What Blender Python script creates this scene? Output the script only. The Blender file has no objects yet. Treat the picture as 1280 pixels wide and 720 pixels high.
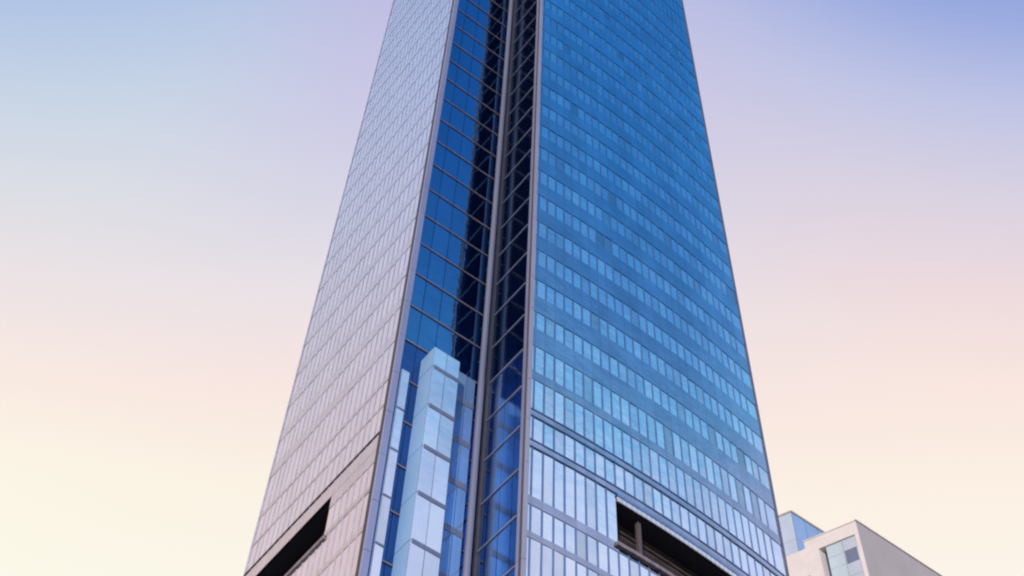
import bpy, bmesh, math, random
from mathutils import Vector, Matrix
random.seed(7)
sc = bpy.context.scene
COL = sc.collection
EYE = 1.7            # camera height above the pavement; facade heights below are measured from eye level

def lin(c):
    return tuple(((x/255)/12.92 if x/255 <= .04045 else ((x/255+.055)/1.055)**2.4) for x in c)

# ------------------------------------------------------------------ node helpers
def new_mat(name):
    m = bpy.data.materials.new(name); m.use_nodes = True
    nt = m.node_tree
    return m, nt, nt.nodes['Principled BSDF']

def N(nt, typ, **kw):
    n = nt.nodes.new(typ)
    for k, v in kw.items(): setattr(n, k, v)
    return n

def noise_col(nt, bsdf, c0, c1, scale=2.0, detail=6, stretch=(1, 1, 1), lo=.3, hi=.7):
    tc = N(nt, 'ShaderNodeTexCoord'); mp = N(nt, 'ShaderNodeMapping')
    mp.inputs['Scale'].default_value = stretch
    nz = N(nt, 'ShaderNodeTexNoise'); nz.inputs['Scale'].default_value = scale; nz.inputs['Detail'].default_value = detail
    rp = N(nt, 'ShaderNodeValToRGB')
    rp.color_ramp.elements[0].position = lo; rp.color_ramp.elements[1].position = hi
    rp.color_ramp.elements[0].color = (*c0, 1); rp.color_ramp.elements[1].color = (*c1, 1)
    nt.links.new(tc.outputs['Object'], mp.inputs[0]); nt.links.new(mp.outputs[0], nz.inputs['Vector'])
    nt.links.new(nz.outputs['Fac'], rp.inputs[0]); nt.links.new(rp.outputs[0], bsdf.inputs['Base Color'])
    return nz, mp

def plain(name, c, rough=.5, metal=0., var=.12, scale=1.5, stretch=(1, 1, 1), bump=0):
    m, nt, b = new_mat(name)
    nz, mp = noise_col(nt, b, tuple(x*(1-var) for x in c), tuple(min(1, x*(1+var)) for x in c), scale, 6, stretch)
    b.inputs['Roughness'].default_value = rough; b.inputs['Metallic'].default_value = metal
    if bump:
        bp = N(nt, 'ShaderNodeBump'); bp.inputs['Strength'].default_value = bump; bp.inputs['Distance'].default_value = .05
        nt.links.new(nz.outputs['Fac'], bp.inputs['Height']); nt.links.new(bp.outputs[0], b.inputs['Normal'])
    return m

def glass(name, rough=.05, metal=1., wob=.02, dirt=.10, spec=.5):
    """reflective coated glass, tinted pane by pane through the 'tint' attribute"""
    m, nt, b = new_mat(name)
    at = N(nt, 'ShaderNodeAttribute'); at.attribute_name = 'tint'
    tc = N(nt, 'ShaderNodeTexCoord')
    nz = N(nt, 'ShaderNodeTexNoise'); nz.inputs['Scale'].default_value = .35; nz.inputs['Detail'].default_value = 5
    mp = N(nt, 'ShaderNodeMapping'); mp.inputs['Scale'].default_value = (1, 1, .5)
    rg = N(nt, 'ShaderNodeMapRange'); rg.inputs['From Min'].default_value = .25; rg.inputs['From Max'].default_value = .75
    rg.inputs['To Min'].default_value = 1-dirt; rg.inputs['To Max'].default_value = 1+dirt
    mx = N(nt, 'ShaderNodeVectorMath', operation='SCALE')
    nt.links.new(tc.outputs['Object'], mp.inputs[0]); nt.links.new(mp.outputs[0], nz.inputs['Vector'])
    nt.links.new(nz.outputs['Fac'], rg.inputs['Value'])
    nt.links.new(at.outputs['Color'], mx.inputs[0]); nt.links.new(rg.outputs[0], mx.inputs['Scale'])
    nt.links.new(mx.outputs[0], b.inputs['Base Color'])
    b.inputs['Metallic'].default_value = metal; b.inputs['Roughness'].default_value = rough
    n2 = N(nt, 'ShaderNodeTexNoise'); n2.inputs['Scale'].default_value = .9; n2.inputs['Detail'].default_value = 2
    bp = N(nt, 'ShaderNodeBump'); bp.inputs['Strength'].default_value = wob; bp.inputs['Distance'].default_value = 1.0
    nt.links.new(tc.outputs['Object'], n2.inputs['Vector'])
    nt.links.new(n2.outputs['Fac'], bp.inputs['Height']); nt.links.new(bp.outputs[0], b.inputs['Normal'])
    return m

M = {}
M['glass'] = glass('coated_glass', .05, 1., .02, .16)
M['pale_glass'] = glass('pale_glass', .16, 1., .012, .05)
M['notch_glass'] = glass('dark_blue_glass', .035, 1., .012)
M['satin_glass'] = glass('satin_blue_glass', .12, 1., .012)
M['reflection_and_window_glass'] = glass('reflection_and_window_glass', .10, .85, .02)  # front of the built reflection in the notch, also neighbour windows
M['mullion'] = plain('blue_grey_aluminium', (.26, .36, .54), .3, .95)
M['edge'] = plain('slate_edge_trim', (.16, .17, .25), .45, .5)
M['silver'] = plain('silver_aluminium', (.80, .82, .92), .35, .95)
M['fin'] = plain('fin_aluminium', (.42, .46, .66), .42, .6, .08, .6, (1, 1, .2))
M['fin_warm'] = plain('warm_fin_aluminium', (.46, .48, .62), .42, .5, .08, .6, (1, 1, .2))
M['reveal'] = plain('dark_reveal', (.055, .055, .085), .6)
M['bar'] = plain('floor_bar_metal', (.30, .34, .47), .5, .1, .2, .8)
M['bar_warm'] = plain('floor_bar_bronze', (.27, .22, .25), .5, .1, .25, .8)
M['bar_reflection'] = plain('reflection_bar_metal', (.20, .24, .36), .4, .4)  # floor bands of the reflected building
M['column'] = plain('corner_column_steel', (.25, .27, .38), .42, .3, .1, .5, (1, 1, .15))
M['core'] = plain('core_concrete', (.02, .025, .04), .8)
M['louvre'] = plain('louvre_dark', (.060, .046, .050), .7, 0, .5, 1.2, (1, 1, 4))
M['soffit'] = plain('soffit_dark', (.045, .034, .034), .8)
M['post'] = plain('recess_post', (.11, .095, .105), .6)
M['trim'] = plain('trim_pale', (.93, .92, .94), .35, .8, .1, 3)
M['reflection_side'] = glass('reflection_side_panel', .25, .1, .01)  # pale side of the reflection modelled in the notch
M['clear'] = glass('blue_reflection_glass', .06, .45, .02)  # bluer part of the reflection modelled in the notch
M['cyan'] = glass('pale_cyan_glass', .15, .25, .01)
M['ledge'] = plain('ledge_grey', (.26, .24, .28), .6, .1, .35, 3)
M['roofing'] = plain('roofing', (.22, .22, .23), .85)
M['stone'] = plain('pale_stone', (.82, .80, .80), .75, 0, .05, .35, (1, 1, 1), .05)
M['stone_shaded'] = plain('shaded_stone_face', (.49, .48, .51), .75, 0, .06, .25, (1, 1, .5), .05)  # same stone, darkened to put the shade into its colour
M['coping'] = plain('stone_coping', (.50, .45, .46), .7)
M['asphalt'] = plain('asphalt', (.05, .05, .052), .9, 0, .25, 3, (1, 1, 1), .3)
M['ground'] = plain('ground_soil', (.16, .15, .13), .95, 0, .3, .02)
M['paving'] = plain('plaza_paving', (.36, .34, .32), .8, 0, .15, .8, (1, 1, 1), .2)

# ------------------------------------------------------------------ object helpers
def link(o, parent=None):
    COL.objects.link(o)
    if parent: o.parent = parent
    return o

def thing(name, label, cat, loc, group=None):
    o = bpy.data.objects.new(name, None); o.empty_display_size = 2
    o.location = loc; o['label'] = label; o['category'] = cat
    if group: o['group'] = group
    return link(o)

class MB:
    """collects polygons in world space, then builds ONE mesh object"""
    def __init__(s): s.v = []; s.f = []; s.t = []; s.mi = []
    def quad(s, pts, tint=(1, 1, 1), mi=0):
        i = len(s.v); s.v += [tuple(p) for p in pts]; s.f.append(list(range(i, i+len(pts)))); s.t.append(tint); s.mi.append(mi)
    def hexa(s, p, tint=(1, 1, 1), mi=0):
        """p: 8 corners, 0-3 bottom loop, 4-7 top loop"""
        for q in ((3, 2, 1, 0), (4, 5, 6, 7), (0, 1, 5, 4), (1, 2, 6, 5), (2, 3, 7, 6), (3, 0, 4, 7)):
            s.quad([p[k] for k in q], tint, mi)
    def prism(s, poly, z0, z1, tint=(1, 1, 1), mi=0):
        n = len(poly)
        s.quad([(x, y, z0) for x, y in reversed(poly)], tint, mi); s.quad([(x, y, z1) for x, y in poly], tint, mi)
        for k in range(n):
            a, b = poly[k], poly[(k+1) % n]
            s.quad([(*a, z0), (*b, z0), (*b, z1), (*a, z1)], tint, mi)
    def build(s, name, mats, parent=None, bevel=0):
        me = bpy.data.meshes.new(name)
        org = Vector(parent.location) if parent and parent.parent is None else Vector((0, 0, 0))
        if parent and parent.parent: org = Vector(parent.parent.location)
        me.from_pydata([Vector(v)-org for v in s.v], [], s.f)
        if not isinstance(mats, (list, tuple)): mats = [mats]
        for m in mats: me.materials.append(m)
        ca = me.color_attributes.new('tint', 'FLOAT_COLOR', 'CORNER')
        k = 0
        for p, t, mi in zip(me.polygons, s.t, s.mi):
            p.material_index = mi
            for _ in p.loop_indices:
                ca.data[k].color = (*t, 1); k += 1
        if bevel:
            bm = bmesh.new(); bm.from_mesh(me)
            bmesh.ops.remove_doubles(bm, verts=bm.verts, dist=1e-4)
            bm.to_mesh(me); bm.free()
        me.update()
        o = bpy.data.objects.new(name, me)
        if bevel:
            md = o.modifiers.new('bevel', 'BEVEL'); md.width = bevel; md.segments = 2; md.limit_method = 'ANGLE'
        return link(o, parent)

def Z(z): return z+EYE

# ------------------------------------------------------------------ tower plan (metres)
TH = 0.60855
u = Vector((math.cos(TH), math.sin(TH)))          # along the right-hand face, away from the corner
w = Vector((-math.sin(TH), math.cos(TH)))         # along the left-hand face, away from the corner
P2 = Vector((-1.46242, 59.03915)); P1 = P2-u*7.19606; P3 = P2-w*4.97882
LL, WW, BUL = 16.658, 23.504, .645
P0 = P1+w*LL
ur = Vector((math.cos(TH+.03692), math.sin(TH+.03692))); nr = Vector((ur.y, -ur.x))
def curve(t): return P3+ur*t+nr*BUL*4*(t/WW)*(1-t/WW)
P4 = curve(WW)
PB1 = P4+Vector((-9.5, 15)); PB0 = P0+Vector((10, 15))

class Face:
    def __init__(s, at, nrm): s.at = at; s.n = nrm
    def p(s, t, d, z):
        q = s.at(t)+s.n(t)*d
        return Vector((q.x, q.y, Z(z)))
FR = Face(curve, lambda t: (nr-ur*(BUL*4/WW)*(1-2*t/WW)).normalized())
FL = Face(lambda t: P1+w*t, lambda t: -u)
NLF = Face(lambda t: P1+u*t, lambda t: -w)         # notch wall parallel to the right-hand face
NRF = Face(lambda t: P2-w*t, lambda t: -u)         # notch wall parallel to the left-hand face

def fbox(mb, F, t0, t1, d0, d1, z0, z1, tint=(1, 1, 1), mi=0):
    P = F.p
    mb.hexa([P(t0, d1, z0), P(t1, d1, z0), P(t1, d0, z0), P(t0, d0, z0),
             P(t0, d1, z1), P(t1, d1, z1), P(t1, d0, z1), P(t0, d0, z1)], tint, mi)

def pane(mb, F, t0, t1, z0, z1, tint, d=0, wob=.006, mi=0):
    a, b = random.uniform(-wob, wob), random.uniform(-wob, wob)
    mb.quad([F.p(t0, d-a-b, z0), F.p(t1, d+a-b, z0), F.p(t1, d+a+b, z1), F.p(t0, d-a+b, z1)], tint, mi)

def mul(c, k): return tuple(x*k for x in c)
def mix(a, b, f): return tuple(x*(1-f)+y*f for x, y in zip(a, b))

tower = thing('skyscraper', 'tall blue glass office tower with a deep glazed notch down its near corner', 'skyscraper', (3, 68, 0))

TOP = 190.0
FLOORS = [56.2, 59.4, 63.0, 64.0, 67.0, 70.9]                      # irregular plant floors
k = 0
HI = [74+4*i for i in range(0, 21)]                                # regular floors, 74 .. 154
R0, RM = .43, .8                                                   # module grid on the right-hand face
NR_ = int((WW-R0)/RM)
rgrid = [R0+RM*i for i in range(NR_+1)]; rgrid[-1] = WW-.10
LMOD = .724
lgrid = [.42+LMOD*i for i in range(int((LL-.42)/LMOD)+1)]; lgrid[-1] = LL-.06

# --- structural core behind the glass (recessed where the two open plant floors are)
core = MB()
def ring(dl, dr, extra=None):
    c = []
    return c
def inset(pl, d):
    return pl
def plan(dr_, dl_, rec=False):
    pts = []
    pts.append(P0+u*dl_)
    if rec:
        pts.append(P1+w*5.25+u*dl_); pts.append(P1+w*5.25+u*.15)
    pts.append(P1+u*.15+w*.15); pts.append(P2+w*.15+u*.15); pts.append(P3+u*.15+w*.15)
    if rec:
        pts.append(FR.at(6.8)-FR.n(6.8)*.15); pts.append(FR.at(6.8)-FR.n(6.8)*dr_)
        for i in range(7, 25, 2):
            t = min(i*1.0, WW-.2); pts.append(FR.at(t)-FR.n(t)*dr_)
    else:
        for i in range(2, 25, 2):
            t = min(i*1.0, WW-.2); pts.append(FR.at(t)-FR.n(t)*dr_)
    pts.append(FR.at(WW-.05)-FR.n(WW)*dr_); pts.append(PB1); pts.append(PB0)
    return [(p.x, p.y) for p in pts]
core.prism(plan(.15, .15), 0, Z(59.40)); core.prism(plan(1.5, 1.5, True), Z(59.403), Z(62.97)); core.prism(plan(.15, .15), Z(62.973), Z(TOP))
core.build('core', M['core'], tower)

# --- tints (reflectance of the coated panes); bluer tone and fading band contrast towards the top are painted in
def win_tint(z):
    f = max(0, min(1, (z-70)/55)); return mix((.94, .95, .98), (.74, .86, .96), f)
def span_tint(z):
    f = max(0, min(1, (z-70)/60)); return mix((.46, .47, .57), (.58, .71, .82), f)

# --- right-hand curtain wall
def band(F, grid, z0, z1, tintf, name, mat, jit=.08, gap=.05, wob=.006, skip=None, d=0, blind=.0):
    mb = MB()
    for a, b in zip(grid[:-1], grid[1:]):
        if skip and skip(a): continue
        j = 1+random.uniform(-jit, jit)
        if blind and random.random() < blind: j *= random.uniform(.62, .85)
        pane(mb, F, a+gap, b-gap, z0, z1, mul(tintf, j), d, wob)
    return mb.build(name, mat, tower)

open_r = lambda a: a > 6.75
open_l = lambda a: a > 5.2
def rband(z0, z1, kind, skip=None):
    zc = (z0+z1)/2
    if kind == 'w': return band(FR, [0.02]+rgrid, z0, z1, win_tint(zc), 'window_band', M['glass'], .13, .03, .007, skip, 0, 2*.025 if zc > 72 else .02)
    o = band(FR, [0.02]+rgrid, z0, z1, span_tint(zc), 'spandrel_band', M['glass'], .07, .004, .002, skip, .03, 0)
    return o
for z in [48.0, 52.0]: rband(z+.8, z+3.95, 'w'); rband(z+.02, z+.76, 's')
rband(56.48, 58.60, 'w'); rband(55.96, 56.44, 's')
rband(58.64, 59.38, 's', open_r)
rband(59.42, 63.72, 'w', open_r)
rband(58.64, 58.72, 's', lambda a: a < 6.75)
rband(64.42, 66.65, 'w'); rband(67.36, 70.36, 'w'); rband(71.34, 73.98, 'w')
rband(66.70, 67.32, 's'); rband(63.78, 64.38, 's'); rband(63.46, 63.74, 's', lambda a: a < 6.75); rband(70.40, 71.30, 's')
for z in HI:
    rband(z+.03, z+2.02, 's'); rband(z+2.06, z+3.97, 'w')

# left-hand curtain wall: pale panels tinted bluer towards the top
def ltint(z, kind):
    f = max(0, min(1, (z-60)/60))
    a = mix((.92, .87, .89), (.90, .95, 1.03), f)
    return a if kind == 'w' else mul(a, .80+.10*f)
def lband(z0, z1, kind, skip=None):
    zc = (z0+z1)/2
    return band(FL, lgrid, z0, z1, ltint(zc, kind), 'window_band' if kind == 'w' else 'spandrel_band', M['pale_glass'], .035, .02 if kind == 'w' else .004, .003, skip, 0 if kind == 'w' else .02)
for z in [48.0, 52.0]: lband(z+.8, z+3.95, 'w'); lband(z+.02, z+.76, 's')
lband(56.5, 59.2, 'w'); lband(55.96, 56.46, 's'); lband(59.22, 59.38, 's')
lband(59.85, 61.75, 'w', open_l); lband(59.42, 59.8, 's', open_l); lband(61.8, 62.95, 's', open_l)
lband(62.99, 64.35, 's')
lband(64.75, 67.1, 'w'); lband(67.5, 69.8, 'w'); lband(70.4, 73.98, 'w')
lband(64.40, 64.70, 's'); lband(67.14, 67.46, 's'); lband(69.84, 70.36, 's')
for z in HI:
    lband(z+.005, z+1.3, 's'); lband(z+1.31, z+3.995, 'w')

# mullions, one mesh per upright
def mullion(F, t, wd, d0, d1, spans, mat, name='mullion'):
    mb = MB()
    for z0, z1 in spans: fbox(mb, F, t-wd/2, t+wd/2, d0, d1, z0, z1)
    return mb.build(name, mat, tower)
for t in rgrid[:-1]:
    spans = [(46, 158)] if t < 6.8 else [(46, 59.0), (63.5, 158)]
    mullion(FR, t, .14, -.10, .02, spans, M['mullion'])
for t in lgrid[:-1]:
    spans = [(46, 158)] if t < 5.3 else [(46, 58.9), (63.1, 158)]
    mullion(FL, t, .10, -.10, .03, spans, M['silver'])

# projecting rails of the plant floors
def rail(F, t0, t1, z0, z1, d0, d1, mat, name='transom_rail', step=1.5, parent=tower):
    mb = MB(); n = max(1, int((t1-t0)/step))
    for i in range(n):
        fbox(mb, F, t0+(t1-t0)*i/n, t0+(t1-t0)*(i+1)/n, d0, d1, z0, z1)
    return mb.build(name, mat, parent)
for z in (66.66, 67.29, 63.74, 64.36): rail(FR, .03, WW-.05, z-.04, z+.04, .035, .08, M['mullion'])
rail(FL, .36, LL-.05, 64.42, 64.53, .02, .07, M['reveal'])

# --- the two open plant floors
def recess(F, t0, t1, post_ts, dep=1.35):
    mb = MB()
    n = max(1, int((t1-t0)/2))
    for i in range(n):
        a, b = t0+(t1-t0)*i/n, t0+(t1-t0)*(i+1)/n
        mb.quad([F.p(a, -dep, 59.45), F.p(b, -dep, 59.45), F.p(b, -dep, 62.93), F.p(a, -dep, 62.93)])
        for q in range(8):
            z = 59.6+q*.42
            mb.quad([F.p(a, -dep+.10, z), F.p(b, -dep+.10, z), F.p(b, -dep+.03, z+.26), F.p(a, -dep+.03, z+.26)])
    lou = mb.build('louvre_wall', M['louvre'], tower)
    for t in post_ts:
        m2 = MB(); fbox(m2, F, t-.14, t+.14, -.62, -.36, 59.44, 62.94); m2.build('post', M['post'], tower, .02)
    r = MB(); nn = int((t1-t0)/1.5)
    for i in range(nn): fbox(r, F, t0+(t1-t0)*i/nn, t0+(t1-t0)*(i+1)/nn, -1.0, -.9, 61.0, 61.16)
    r.build('guard_rail', M['soffit'], tower)
recess(FR, 6.86, WW-.3, [9.0, 16.5]); recess(FL, 5.3, LL-.3, [])
# serrated pale lip over the right-hand opening, ledge below
lip = MB(); t = 6.86
while t < WW-.4:
    fbox(lip, FR, t, t+.365, .01, .10, 63.02, 63.40)
    t += .40
lip.build('serrated_lip', M['trim'], tower)
rail(FR, 6.86, WW-.05, 63.46, 63.72, .035, .12, M['mullion'])
led = MB(); t = 6.62
while t < WW-.3:
    fbox(led, FR, t, t+.62, -.1, .22, 59.06, 59.36); t += .66
led.build('ledge', M['ledge'], tower)
rail(FL, 5.26, LL-.05, 59.08, 59.36, -.1, .12, M['ledge'], 'ledge')
rail(FL, 5.26, LL-.05, 59.46, 60.2, -.55, -.45, M['post'], 'upstand')

# --- notch glazing
def nband(F, L, z0, z1, tint, n, name='notch_glazing', mat='notch_glass'):
    mb = MB()
    for i in range(n):
        a, b = L*i/n, L*(i+1)/n
        pane(mb, F, a+.02, b-.02, z0, z1, mul(tint, 1+random.uniform(-.05, .05)), 0, .008)
    return mb.build(name, M[mat], tower)
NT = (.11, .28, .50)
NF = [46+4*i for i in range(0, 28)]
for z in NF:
    nband(NLF, 7.15, z+.05, z+3.95, NT if z > 72 else (.06, .14, .34), 5); nband(NRF, 4.95, z+.05, z+3.95, (.08, .19, .34) if z > 73 else (.42, .62, .86), 4, mat='satin_glass')  # reflections low in the notch painted into the tints, right wall paler
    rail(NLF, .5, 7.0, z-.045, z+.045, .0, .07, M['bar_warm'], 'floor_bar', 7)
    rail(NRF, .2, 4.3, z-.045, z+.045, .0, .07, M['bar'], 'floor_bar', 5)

# round column in the inner corner
def tube(c, r, z0, z1, name, mat, seg=20):
    mb = MB()
    ps = [(c.x+r*math.cos(2*math.pi*i/seg), c.y+r*math.sin(2*math.pi*i/seg)) for i in range(seg)]
    mb.prism(ps, z0, z1)
    o = mb.build(name, mat, tower)
    for p in o.data.polygons: p.use_smooth = len(p.vertices) == 4
    return o
tube(Vector((-1.74, 58.2)), .225, 0, Z(TOP), 'corner_column', M['column'])
cr = MB(); fbox(cr, NRF, .0, .55, .01, .2, 40, TOP-2); cr.build('corner_shade_strip', M['reveal'], tower)  # dark strip standing in for the shadow beside the column

def seg(mb, F, t0, t1, d0, d1):
    z = 42.
    while z < TOP-4:
        fbox(mb, F, t0, t1, d0, d1*random.uniform(.96, 1.04), z, z+3.975); z += 4

# edge fins at the two outer corners of the notch
mb = MB(); fbox(mb, FL, .02, .36, .0, .10, 40, TOP); mb.build('edge_reveal', M['reveal'], tower)
mb = MB(); seg(mb, NLF, -.10, .36, .0, .18); mb.build('edge_fin', M['fin'], tower, .02)
ft = MB(); seg(ft, NRF, 4.48, 4.74, .0, .14); ft.build('edge_fin', M['fin'], tower, .02)
fg = MB(); fbox(fg, NRF, 4.76, 4.90, .0, .12, 40, TOP); fg.build('edge_reveal', M['post'], tower)
f2 = MB(); seg(f2, FR, -.12, .17, .0, .15); f2.build('edge_fin', M['fin_warm'], tower, .02)

mb = MB(); fbox(mb, FR, WW-.26, WW+.02, -.05, .06, 40, TOP); mb.build('edge_trim', M['edge'], tower)
mb = MB(); fbox(mb, FL, LL-.16, LL+.02, -.05, .06, 40, TOP); mb.build('edge_trim', M['silver'], tower)

# --- pale reflection of another building, built as a solid bay standing in the notch
BT, BB = 72.8, 40.
def reflection_bay(F, t0, t1, d, top, name, tints, cols, mats, bar=.17):
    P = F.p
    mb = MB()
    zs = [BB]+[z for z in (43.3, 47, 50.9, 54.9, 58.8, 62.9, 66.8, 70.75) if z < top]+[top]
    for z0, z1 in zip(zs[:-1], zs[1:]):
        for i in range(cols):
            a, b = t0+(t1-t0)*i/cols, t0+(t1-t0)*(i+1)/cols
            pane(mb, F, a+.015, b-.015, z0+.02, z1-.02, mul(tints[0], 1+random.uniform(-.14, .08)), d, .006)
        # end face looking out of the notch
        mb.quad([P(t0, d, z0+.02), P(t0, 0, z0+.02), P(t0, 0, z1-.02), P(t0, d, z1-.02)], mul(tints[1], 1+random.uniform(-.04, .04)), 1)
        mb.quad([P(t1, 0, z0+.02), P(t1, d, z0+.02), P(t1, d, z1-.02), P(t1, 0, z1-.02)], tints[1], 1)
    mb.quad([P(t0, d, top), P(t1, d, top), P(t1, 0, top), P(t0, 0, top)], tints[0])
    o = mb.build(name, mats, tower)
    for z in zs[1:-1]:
        b = MB(); fbox(b, F, t0+.06*(t1-t0), t1+.01, d-.1, d+.03, z-bar, z+bar); b.build('reflection_bar', M['bar_reflection'], o)
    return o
reflection_bay(NLF, 1.92, 4.0, 1.55, BT, 'reflection_block', [(.80, .88, 1.0), (.36, .64, .98)], 2, [M['reflection_and_window_glass'], M['reflection_side']])
reflection_bay(NLF, 4.03, 6.12, .35, 73.6, 'reflection_block', [(.25, .47, .82), (.3, .5, .85)], 3, [M['clear'], M['clear']], .26)  # bluer right-hand part of the reflection, added as a shallow box
reflection_bay(NLF, .52, 1.12, .16, 70.7, 'reflection_block', [(.86, .90, 1.0), (.40, .62, .92)], 1, [M['reflection_and_window_glass'], M['reflection_side']], .08)  # pale reflected strip beside the fin, added as a thin box

# --- roof, side and lower storeys
rf = MB(); rf.prism(plan(.05, .05), Z(TOP)+.004, Z(TOP)+1.2); rf.build('roof_parapet', M['mullion'], tower)
lo = MB()
for F, g in ((FR, [0.02]+rgrid), (FL, lgrid)):
    for z in range(2, 46, 4):
        for a, b in zip(g[:-1], g[1:]): pane(lo, F, a+.05, b-.05, z+.1, z+3.9, (.6, .7, .8))
for F, L in ((NLF, 7.15), (NRF, 4.95)):
    for z in range(2, 46, 4):
        for i in range(4): pane(lo, F, L*i/4+.02, L*(i+1)/4-.02, z+.1, z+3.9, NT)
lo.build('lower_glazing', M['glass'], tower)
up = MB()
for F, g, tn in ((FR, [0.02]+rgrid, (.7, .8, .9)), (FL, lgrid, (.9, .9, .95))):
    for z in range(158, 188, 4):
        for a, b in zip(g[:-1], g[1:]): pane(up, F, a+.03, b-.03, z+.1, z+3.9, tn)
for F, L in ((NLF, 7.15), (NRF, 4.95)):
    for z in range(158, 188, 4):
        for i in range(4): pane(up, F, L*i/4+.02, L*(i+1)/4-.02, z+.1, z+3.9, NT)
up.build('upper_glazing', M['glass'], tower)
sd = MB()
for A, B in ((P4, PB1), (PB1, PB0), (PB0, P0)):
    e = (B-A); n = Vector((e.y, -e.x)).normalized(); L = e.length; e = e.normalized()
    F = Face(lambda t, A=A, e=e: A+e*t, lambda t, n=n: n)
    for z in range(2, 188, 4):
        m = int(L/1.6)
        for i in range(m): pane(sd, F, L*i/m+.05, L*(i+1)/m-.05, z+.4, z+3.9, (.7, .8, .9), .06)
sd.build('side_glazing', M['glass'], tower)

# ------------------------------------------------------------------ stone building beside the tower
SC = Vector((52.612, 140.861)); SA = Vector((-.8144, .5803)).normalized(); SB = Vector((.8185, .5744)).normalized()
stone = thing('stone_building', 'pale stone building with a tall glass window strip, right of the blue tower', 'building', (SC.x, SC.y, 0))
nA = Vector((SA.y, -SA.x)); nA = nA if nA.y < 0 else -nA
nB = Vector((SB.y, -SB.x)); nB = nB if nB.y < 0 else -nB
FA = Face(lambda t: SC+SA*t, lambda t: nA)
FB = Face(lambda t: SC+SB*t, lambda t: nB)
def poly(ts):   # plan points (along A, along B)
    return [tuple(SC+SA*a+SB*b) for a, b in ts]
b = MB()
b.prism(poly([(0, 0), (0, 40), (4.95, 40), (4.95, 0)]), 0, Z(138))                # solid behind the glass
b.prism(poly([(0, 0), (0, 40), (8.4, 40), (8.4, 0)]), Z(147.55), Z(150))           # top block
b.prism(poly([(0, 0), (0, 40), (.62, 40), (.62, 0)]), Z(138.003), Z(147.547))
b.prism(poly([(.623, 2.2), (.623, 40), (6.3, 40), (6.3, 2.2)]), Z(138.003), Z(147.547))
b.prism(poly([(6.35, .0), (6.35, 40), (8.4, 40), (8.4, .0)]), Z(138), Z(147.547))
b.prism(poly([(8.403, .0), (8.403, 40), (18, 40), (18, .0)]), Z(143.2), Z(148.6))
b.prism(poly([(8.403, 1.4), (8.403, 40), (18, 40), (18, 1.4)]), 0, Z(143.197))
b.build('stone_wall', M['stone'], stone, .04)
c = MB(); fbox(c, FB, .05, 40, .003, .06, 1, 149.9); c.build('shaded_stone_face', M['stone_shaded'], stone)  # sheet of darker stone that paints the shaded side
c = MB(); fbox(c, FB, -.06, 40, -.5, .16, 150.004, 150.22); c.build('coping', M['coping'], stone)
c = MB(); fbox(c, FA, .1, 8.42, -.5, .10, 150.004, 150.16); c.build('coping', M['stone'], stone)
gs = MB()
zs = [138, 140.4, 143, 145.2, 147.54]
for z0, z1 in zip(zs[:-1], zs[1:]):
    for a, bb in ((.66, 2.8), (2.84, 5.3)):
        tn = (.66, .86, .97) if a > 2 else (.66, .78, .92)
        gs.quad([FA.p(a, -.25, z0+.02), FA.p(bb, -.25, z0+.02), FA.p(bb, -.25, z1-.02), FA.p(a, -.25, z1-.02)], tn)
g = gs.build('glass_strip', M['cyan'], stone)
q = MB(); fbox(q, FA, .8, 2.66, -.24, -.16, 142.8, 145.3, (.45, .58, .78)); q.build('window', M['reflection_and_window_glass'], stone)
q = MB(); fbox(q, FA, 5.34, 6.3, -2.0, -1.2, 138, 147.3, (.22, .28, .42)); q.build('recessed_window', M['reflection_and_window_glass'], stone)
q = MB(); fbox(q, FA, 8.43, 18, -1.35, -1.2, 139, 142.9, (.1, .12, .18)); q.build('recessed_window', M['reflection_and_window_glass'], stone)

# ------------------------------------------------------------------ glass building behind it
GC = Vector((48.566, 158.164)); GA = Vector((-.8157, .5785)); GB = Vector((.8185, .5744)).normalized()
gb = thing('glass_building', 'small blue glass block rising behind the pale stone building', 'building', (GC.x, GC.y, 0))
FGA = Face(lambda t: GC+GA*t, lambda t: Vector((-GA.y, GA.x))*(1 if -GA.y < 0 else -1) if False else Vector((-.5785, -.8157)))
FGB = Face(lambda t: GC+GB*t, lambda t: Vector((.5744, -.8185)))
b = MB(); b.prism([tuple(GC+GA*a+GB*c) for a, c in ((.1, .1), (.1, 9), (9, 9), (9, .1))], 0, Z(169.9)); b.build('core', M['core'], gb)
m = MB()
for z0, z1 in zip((100, 130, 150, 157, 163.5), (130, 150, 157, 163.5, 169.7)):
    for i in range(3):
        m.quad([FGA.p(i*3+.03, 0, z0+.02), FGA.p(i*3+2.97, 0, z0+.02), FGA.p(i*3+2.97, 0, z1-.02), FGA.p(i*3+.03, 0, z1-.02)], (.62, .78, .97))
m.build('glass_wall', M['cyan'], gb)
m = MB()
for z0, z1 in zip((100, 130, 150, 157, 163.5), (130, 150, 157, 163.5, 169.7)):
    for i in range(3):
        m.quad([FGB.p(i*3+.03, 0, z0+.02), FGB.p(i*3+2.97, 0, z0+.02), FGB.p(i*3+2.97, 0, z1-.02), FGB.p(i*3+.03, 0, z1-.02)], mul((.46, .60, .78), 1-.05*i))
m.build('glass_wall', M['reflection_and_window_glass'], gb)
m = MB(); fbox(m, FGB, -.08, 9, -.3, .1, 169.72, 170.1); fbox(m, FGA, .1, 9, -.3, .1, 169.72, 170.1); m.build('coping', M['coping'], gb)

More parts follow.
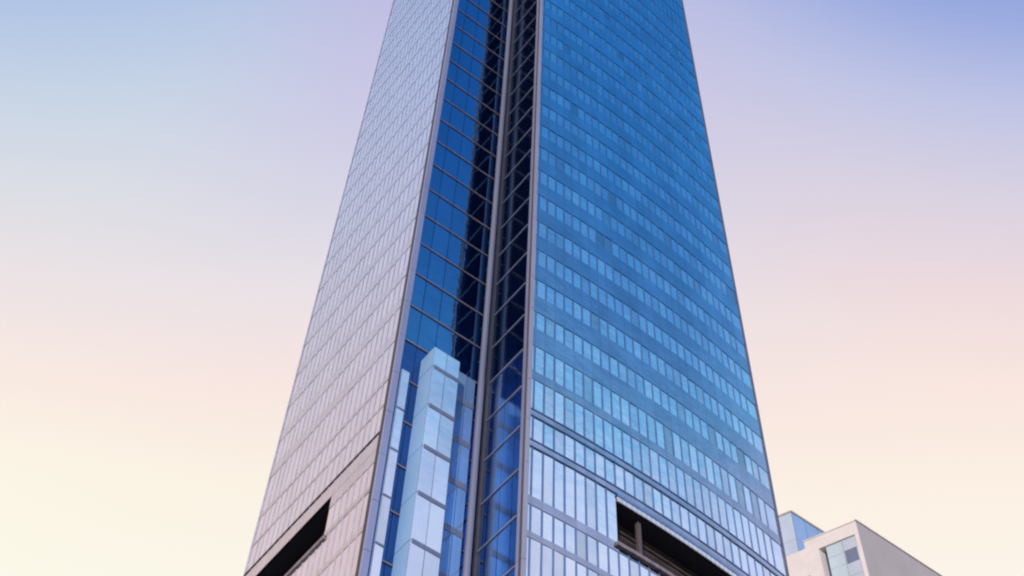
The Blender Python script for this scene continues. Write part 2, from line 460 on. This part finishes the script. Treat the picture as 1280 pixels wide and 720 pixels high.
# ------------------------------------------------------------------ ground, street, pavement (below the frame)
def sheet(name, x0, x1, y0, y1, z, mat):
    mb = MB(); mb.quad([(x0, y0, z), (x1, y0, z), (x1, y1, z), (x0, y1, z)]); o = mb.build(name, mat); o['kind'] = 'structure'; return o
sheet('ground', -4000, 4000, -4000, 4000, -.14, M['ground'])
sheet('road', -4000, 4000, 8, 22, -.12, M['asphalt'])
pv = MB(); pv.prism([(-90, 22), (90, 22), (90, 130), (-90, 130)], -.3, 0); o = pv.build('plaza', M['paving']); o['kind'] = 'structure'
pv = MB(); pv.prism([(-90, -12), (90, -12), (90, 8), (-90, 8)], -.3, 0); o = pv.build('pavement', M['paving']); o['kind'] = 'structure'

# ------------------------------------------------------------------ sky
wd = bpy.data.worlds.new('World'); sc.world = wd; wd.use_nodes = True
nt = wd.node_tree; nt.nodes.clear()
out = N(nt, 'ShaderNodeOutputWorld'); bg = N(nt, 'ShaderNodeBackground'); bg2 = N(nt, 'ShaderNodeBackground'); add = N(nt, 'ShaderNodeAddShader')
SUN_AZ, SUN_EL = math.radians(-168), math.radians(13)             # azimuth from +Y, clockwise positive
sky = N(nt, 'ShaderNodeTexSky', sky_type='NISHITA'); sky.sun_disc = False; sky.sun_elevation = SUN_EL; sky.sun_rotation = SUN_AZ
nt.links.new(sky.outputs[0], bg2.inputs['Color']); bg2.inputs['Strength'].default_value = .003
tc = N(nt, 'ShaderNodeTexCoord'); sp = N(nt, 'ShaderNodeSeparateXYZ'); nt.links.new(tc.outputs['Generated'], sp.inputs[0])
def math_(op, a, b=None, clamp=False):
    n = N(nt, 'ShaderNodeMath', operation=op); n.use_clamp = clamp
    for i, x in enumerate((a, b)):
        if x is None: continue
        if isinstance(x, (int, float)): n.inputs[i].default_value = x
        else: nt.links.new(x, n.inputs[i])
    return n.outputs[0]
X, Y, ZZ = sp.outputs
hyp = math_('SQRT', math_('ADD', math_('ADD', math_('MULTIPLY', X, X), math_('MULTIPLY', Y, Y)), 1e-6))
SA_ = math_('DIVIDE', X, hyp); CA_ = math_('DIVIDE', Y, hyp)
GR = math_('DIVIDE', math_('ADD', ZZ, math_('MULTIPLY', math_('MULTIPLY', SA_, SA_), .20)), 1.25)   # dusk colour follows height, a little lower towards the sides
def ramp(stops):
    r = N(nt, 'ShaderNodeValToRGB'); r.color_ramp.interpolation = 'LINEAR'
    el = r.color_ramp.elements
    while len(el) < len(stops): el.new(.5)
    for e, (p, c) in zip(el, stops): e.position = p/1.25; e.color = (*lin(c), 1)
    nt.links.new(GR, r.inputs[0]); return r.outputs[0]
low = [(0.0, (226, 190, 165)), (.35, (250, 226, 196))]
SKY_L = ramp(low+[(0.649, (253, 252, 236)), (0.733, (253, 247, 230)), (0.779, (251, 235, 226)), (0.825, (238, 228, 230)), (0.869, (221, 223, 230)), (0.911, (201, 214, 231)), (0.950, (179, 198, 230)), (1.030, (150, 178, 224))])
SKY_C = ramp(low+[(0.652, (253, 251, 236)), (0.736, (252, 242, 228)), (0.782, (249, 230, 226)), (0.825, (234, 226, 231)), (0.864, (216, 214, 231)), (0.899, (204, 201, 231)), (0.932, (192, 190, 228)), (1.010, (168, 172, 222))])
SKY_R = ramp(low+[(0.672, (254, 249, 238)), (0.752, (253, 241, 228)), (0.801, (250, 231, 224)), (0.845, (239, 220, 223)), (0.888, (219, 211, 226)), (0.929, (193, 198, 230)), (0.968, (154, 171, 225)), (1.035, (126, 149, 213))])
SKY_E = ramp([(0.000, (215, 205, 205)), (0.490, (214, 216, 236)), (0.872, (206, 216, 246)), (0.910, (186, 208, 246)), (0.956, (122, 184, 234)), (0.997, (90, 153, 216)), (1.034, (70, 138, 206)), (1.066, (56, 128, 198)), (1.112, (46, 116, 188))])
SKY_W = ramp([(0.000, (226, 190, 170)), (0.490, (238, 212, 200)), (0.862, (222, 202, 203)), (0.922, (214, 202, 210)), (0.982, (206, 204, 224)), (1.047, (184, 195, 229)), (1.102, (160, 178, 222)), (1.172, (150, 165, 215))])
SKY_B = ramp([(0.000, (150, 150, 170)), (0.450, (170, 180, 215)), (0.690, (165, 190, 232)), (0.735, (125, 160, 222)), (0.765, (66, 96, 166)), (0.800, (26, 36, 72)), (0.950, (15, 22, 48))])
def sstep(val, a, b_):
    m = N(nt, 'ShaderNodeMapRange', interpolation_type='SMOOTHSTEP'); m.inputs['From Min'].default_value = a; m.inputs['From Max'].default_value = b_
    nt.links.new(val, m.inputs['Value']); return m.outputs[0]
def mixc(f, a, b_):
    m = N(nt, 'ShaderNodeMix', data_type='RGBA'); nt.links.new(f, m.inputs[0]); nt.links.new(a, m.inputs[6]); nt.links.new(b_, m.inputs[7]); return m.outputs[2]
c1 = mixc(sstep(SA_, -.55, -.20), SKY_L, SKY_C)
c2 = mixc(sstep(SA_, .08, .52), c1, SKY_R)
c2 = mixc(sstep(CA_, .1, -.5), c2, SKY_B)
c3 = mixc(sstep(SA_, .70, .92), c2, SKY_E)
sw = N(nt, 'ShaderNodeMath', operation='MULTIPLY'); sw.inputs[1].default_value = -1; nt.links.new(SA_, sw.inputs[0])
c4 = mixc(sstep(sw.outputs[0], .68, .90), c3, SKY_W)
nt.links.new(c4, bg.inputs['Color']); bg.inputs['Strength'].default_value = .985
nt.links.new(bg.outputs[0], add.inputs[0]); nt.links.new(bg2.outputs[0], add.inputs[1]); nt.links.new(add.outputs[0], out.inputs[0])

sl = bpy.data.lights.new('sun', 'SUN'); sl.energy = 2.5; sl.angle = math.radians(.5); sl.color = (1, .84, .74)
so = bpy.data.objects.new('sun', sl); COL.objects.link(so)
sd_ = Vector((math.sin(SUN_AZ)*math.cos(SUN_EL), math.cos(SUN_AZ)*math.cos(SUN_EL), math.sin(SUN_EL)))
so.rotation_euler = sd_.to_track_quat('Z', 'Y').to_euler(); so.location = sd_*300

# ------------------------------------------------------------------ camera
Fv = Vector((0, 0.56409366, 0.82571081)); Rv = Vector((0.99855256, -0.0444106, 0.0303396)); Uv = Vector((-0.05378469, -0.82451564, 0.56327717))
cd = bpy.data.cameras.new('camera'); cam = bpy.data.objects.new('camera', cd); COL.objects.link(cam)
cam.matrix_world = Matrix(((Rv.x, Uv.x, -Fv.x, 0), (Rv.y, Uv.y, -Fv.y, 0), (Rv.z, Uv.z, -Fv.z, EYE), (0, 0, 0, 1)))
cd.sensor_width = 36; cd.lens = 36*1715.916/1280; cd.clip_start = .1; cd.clip_end = 20000
sc.camera = cam
sc.view_settings.view_transform = 'Standard'; sc.view_settings.look = 'None'; sc.view_settings.exposure = 0; sc.view_settings.gamma = 1
sc.render.engine = 'CYCLES'
sc.cycles.filter_width = 2.2
sc.cycles.max_bounces = 8; sc.cycles.glossy_bounces = 6
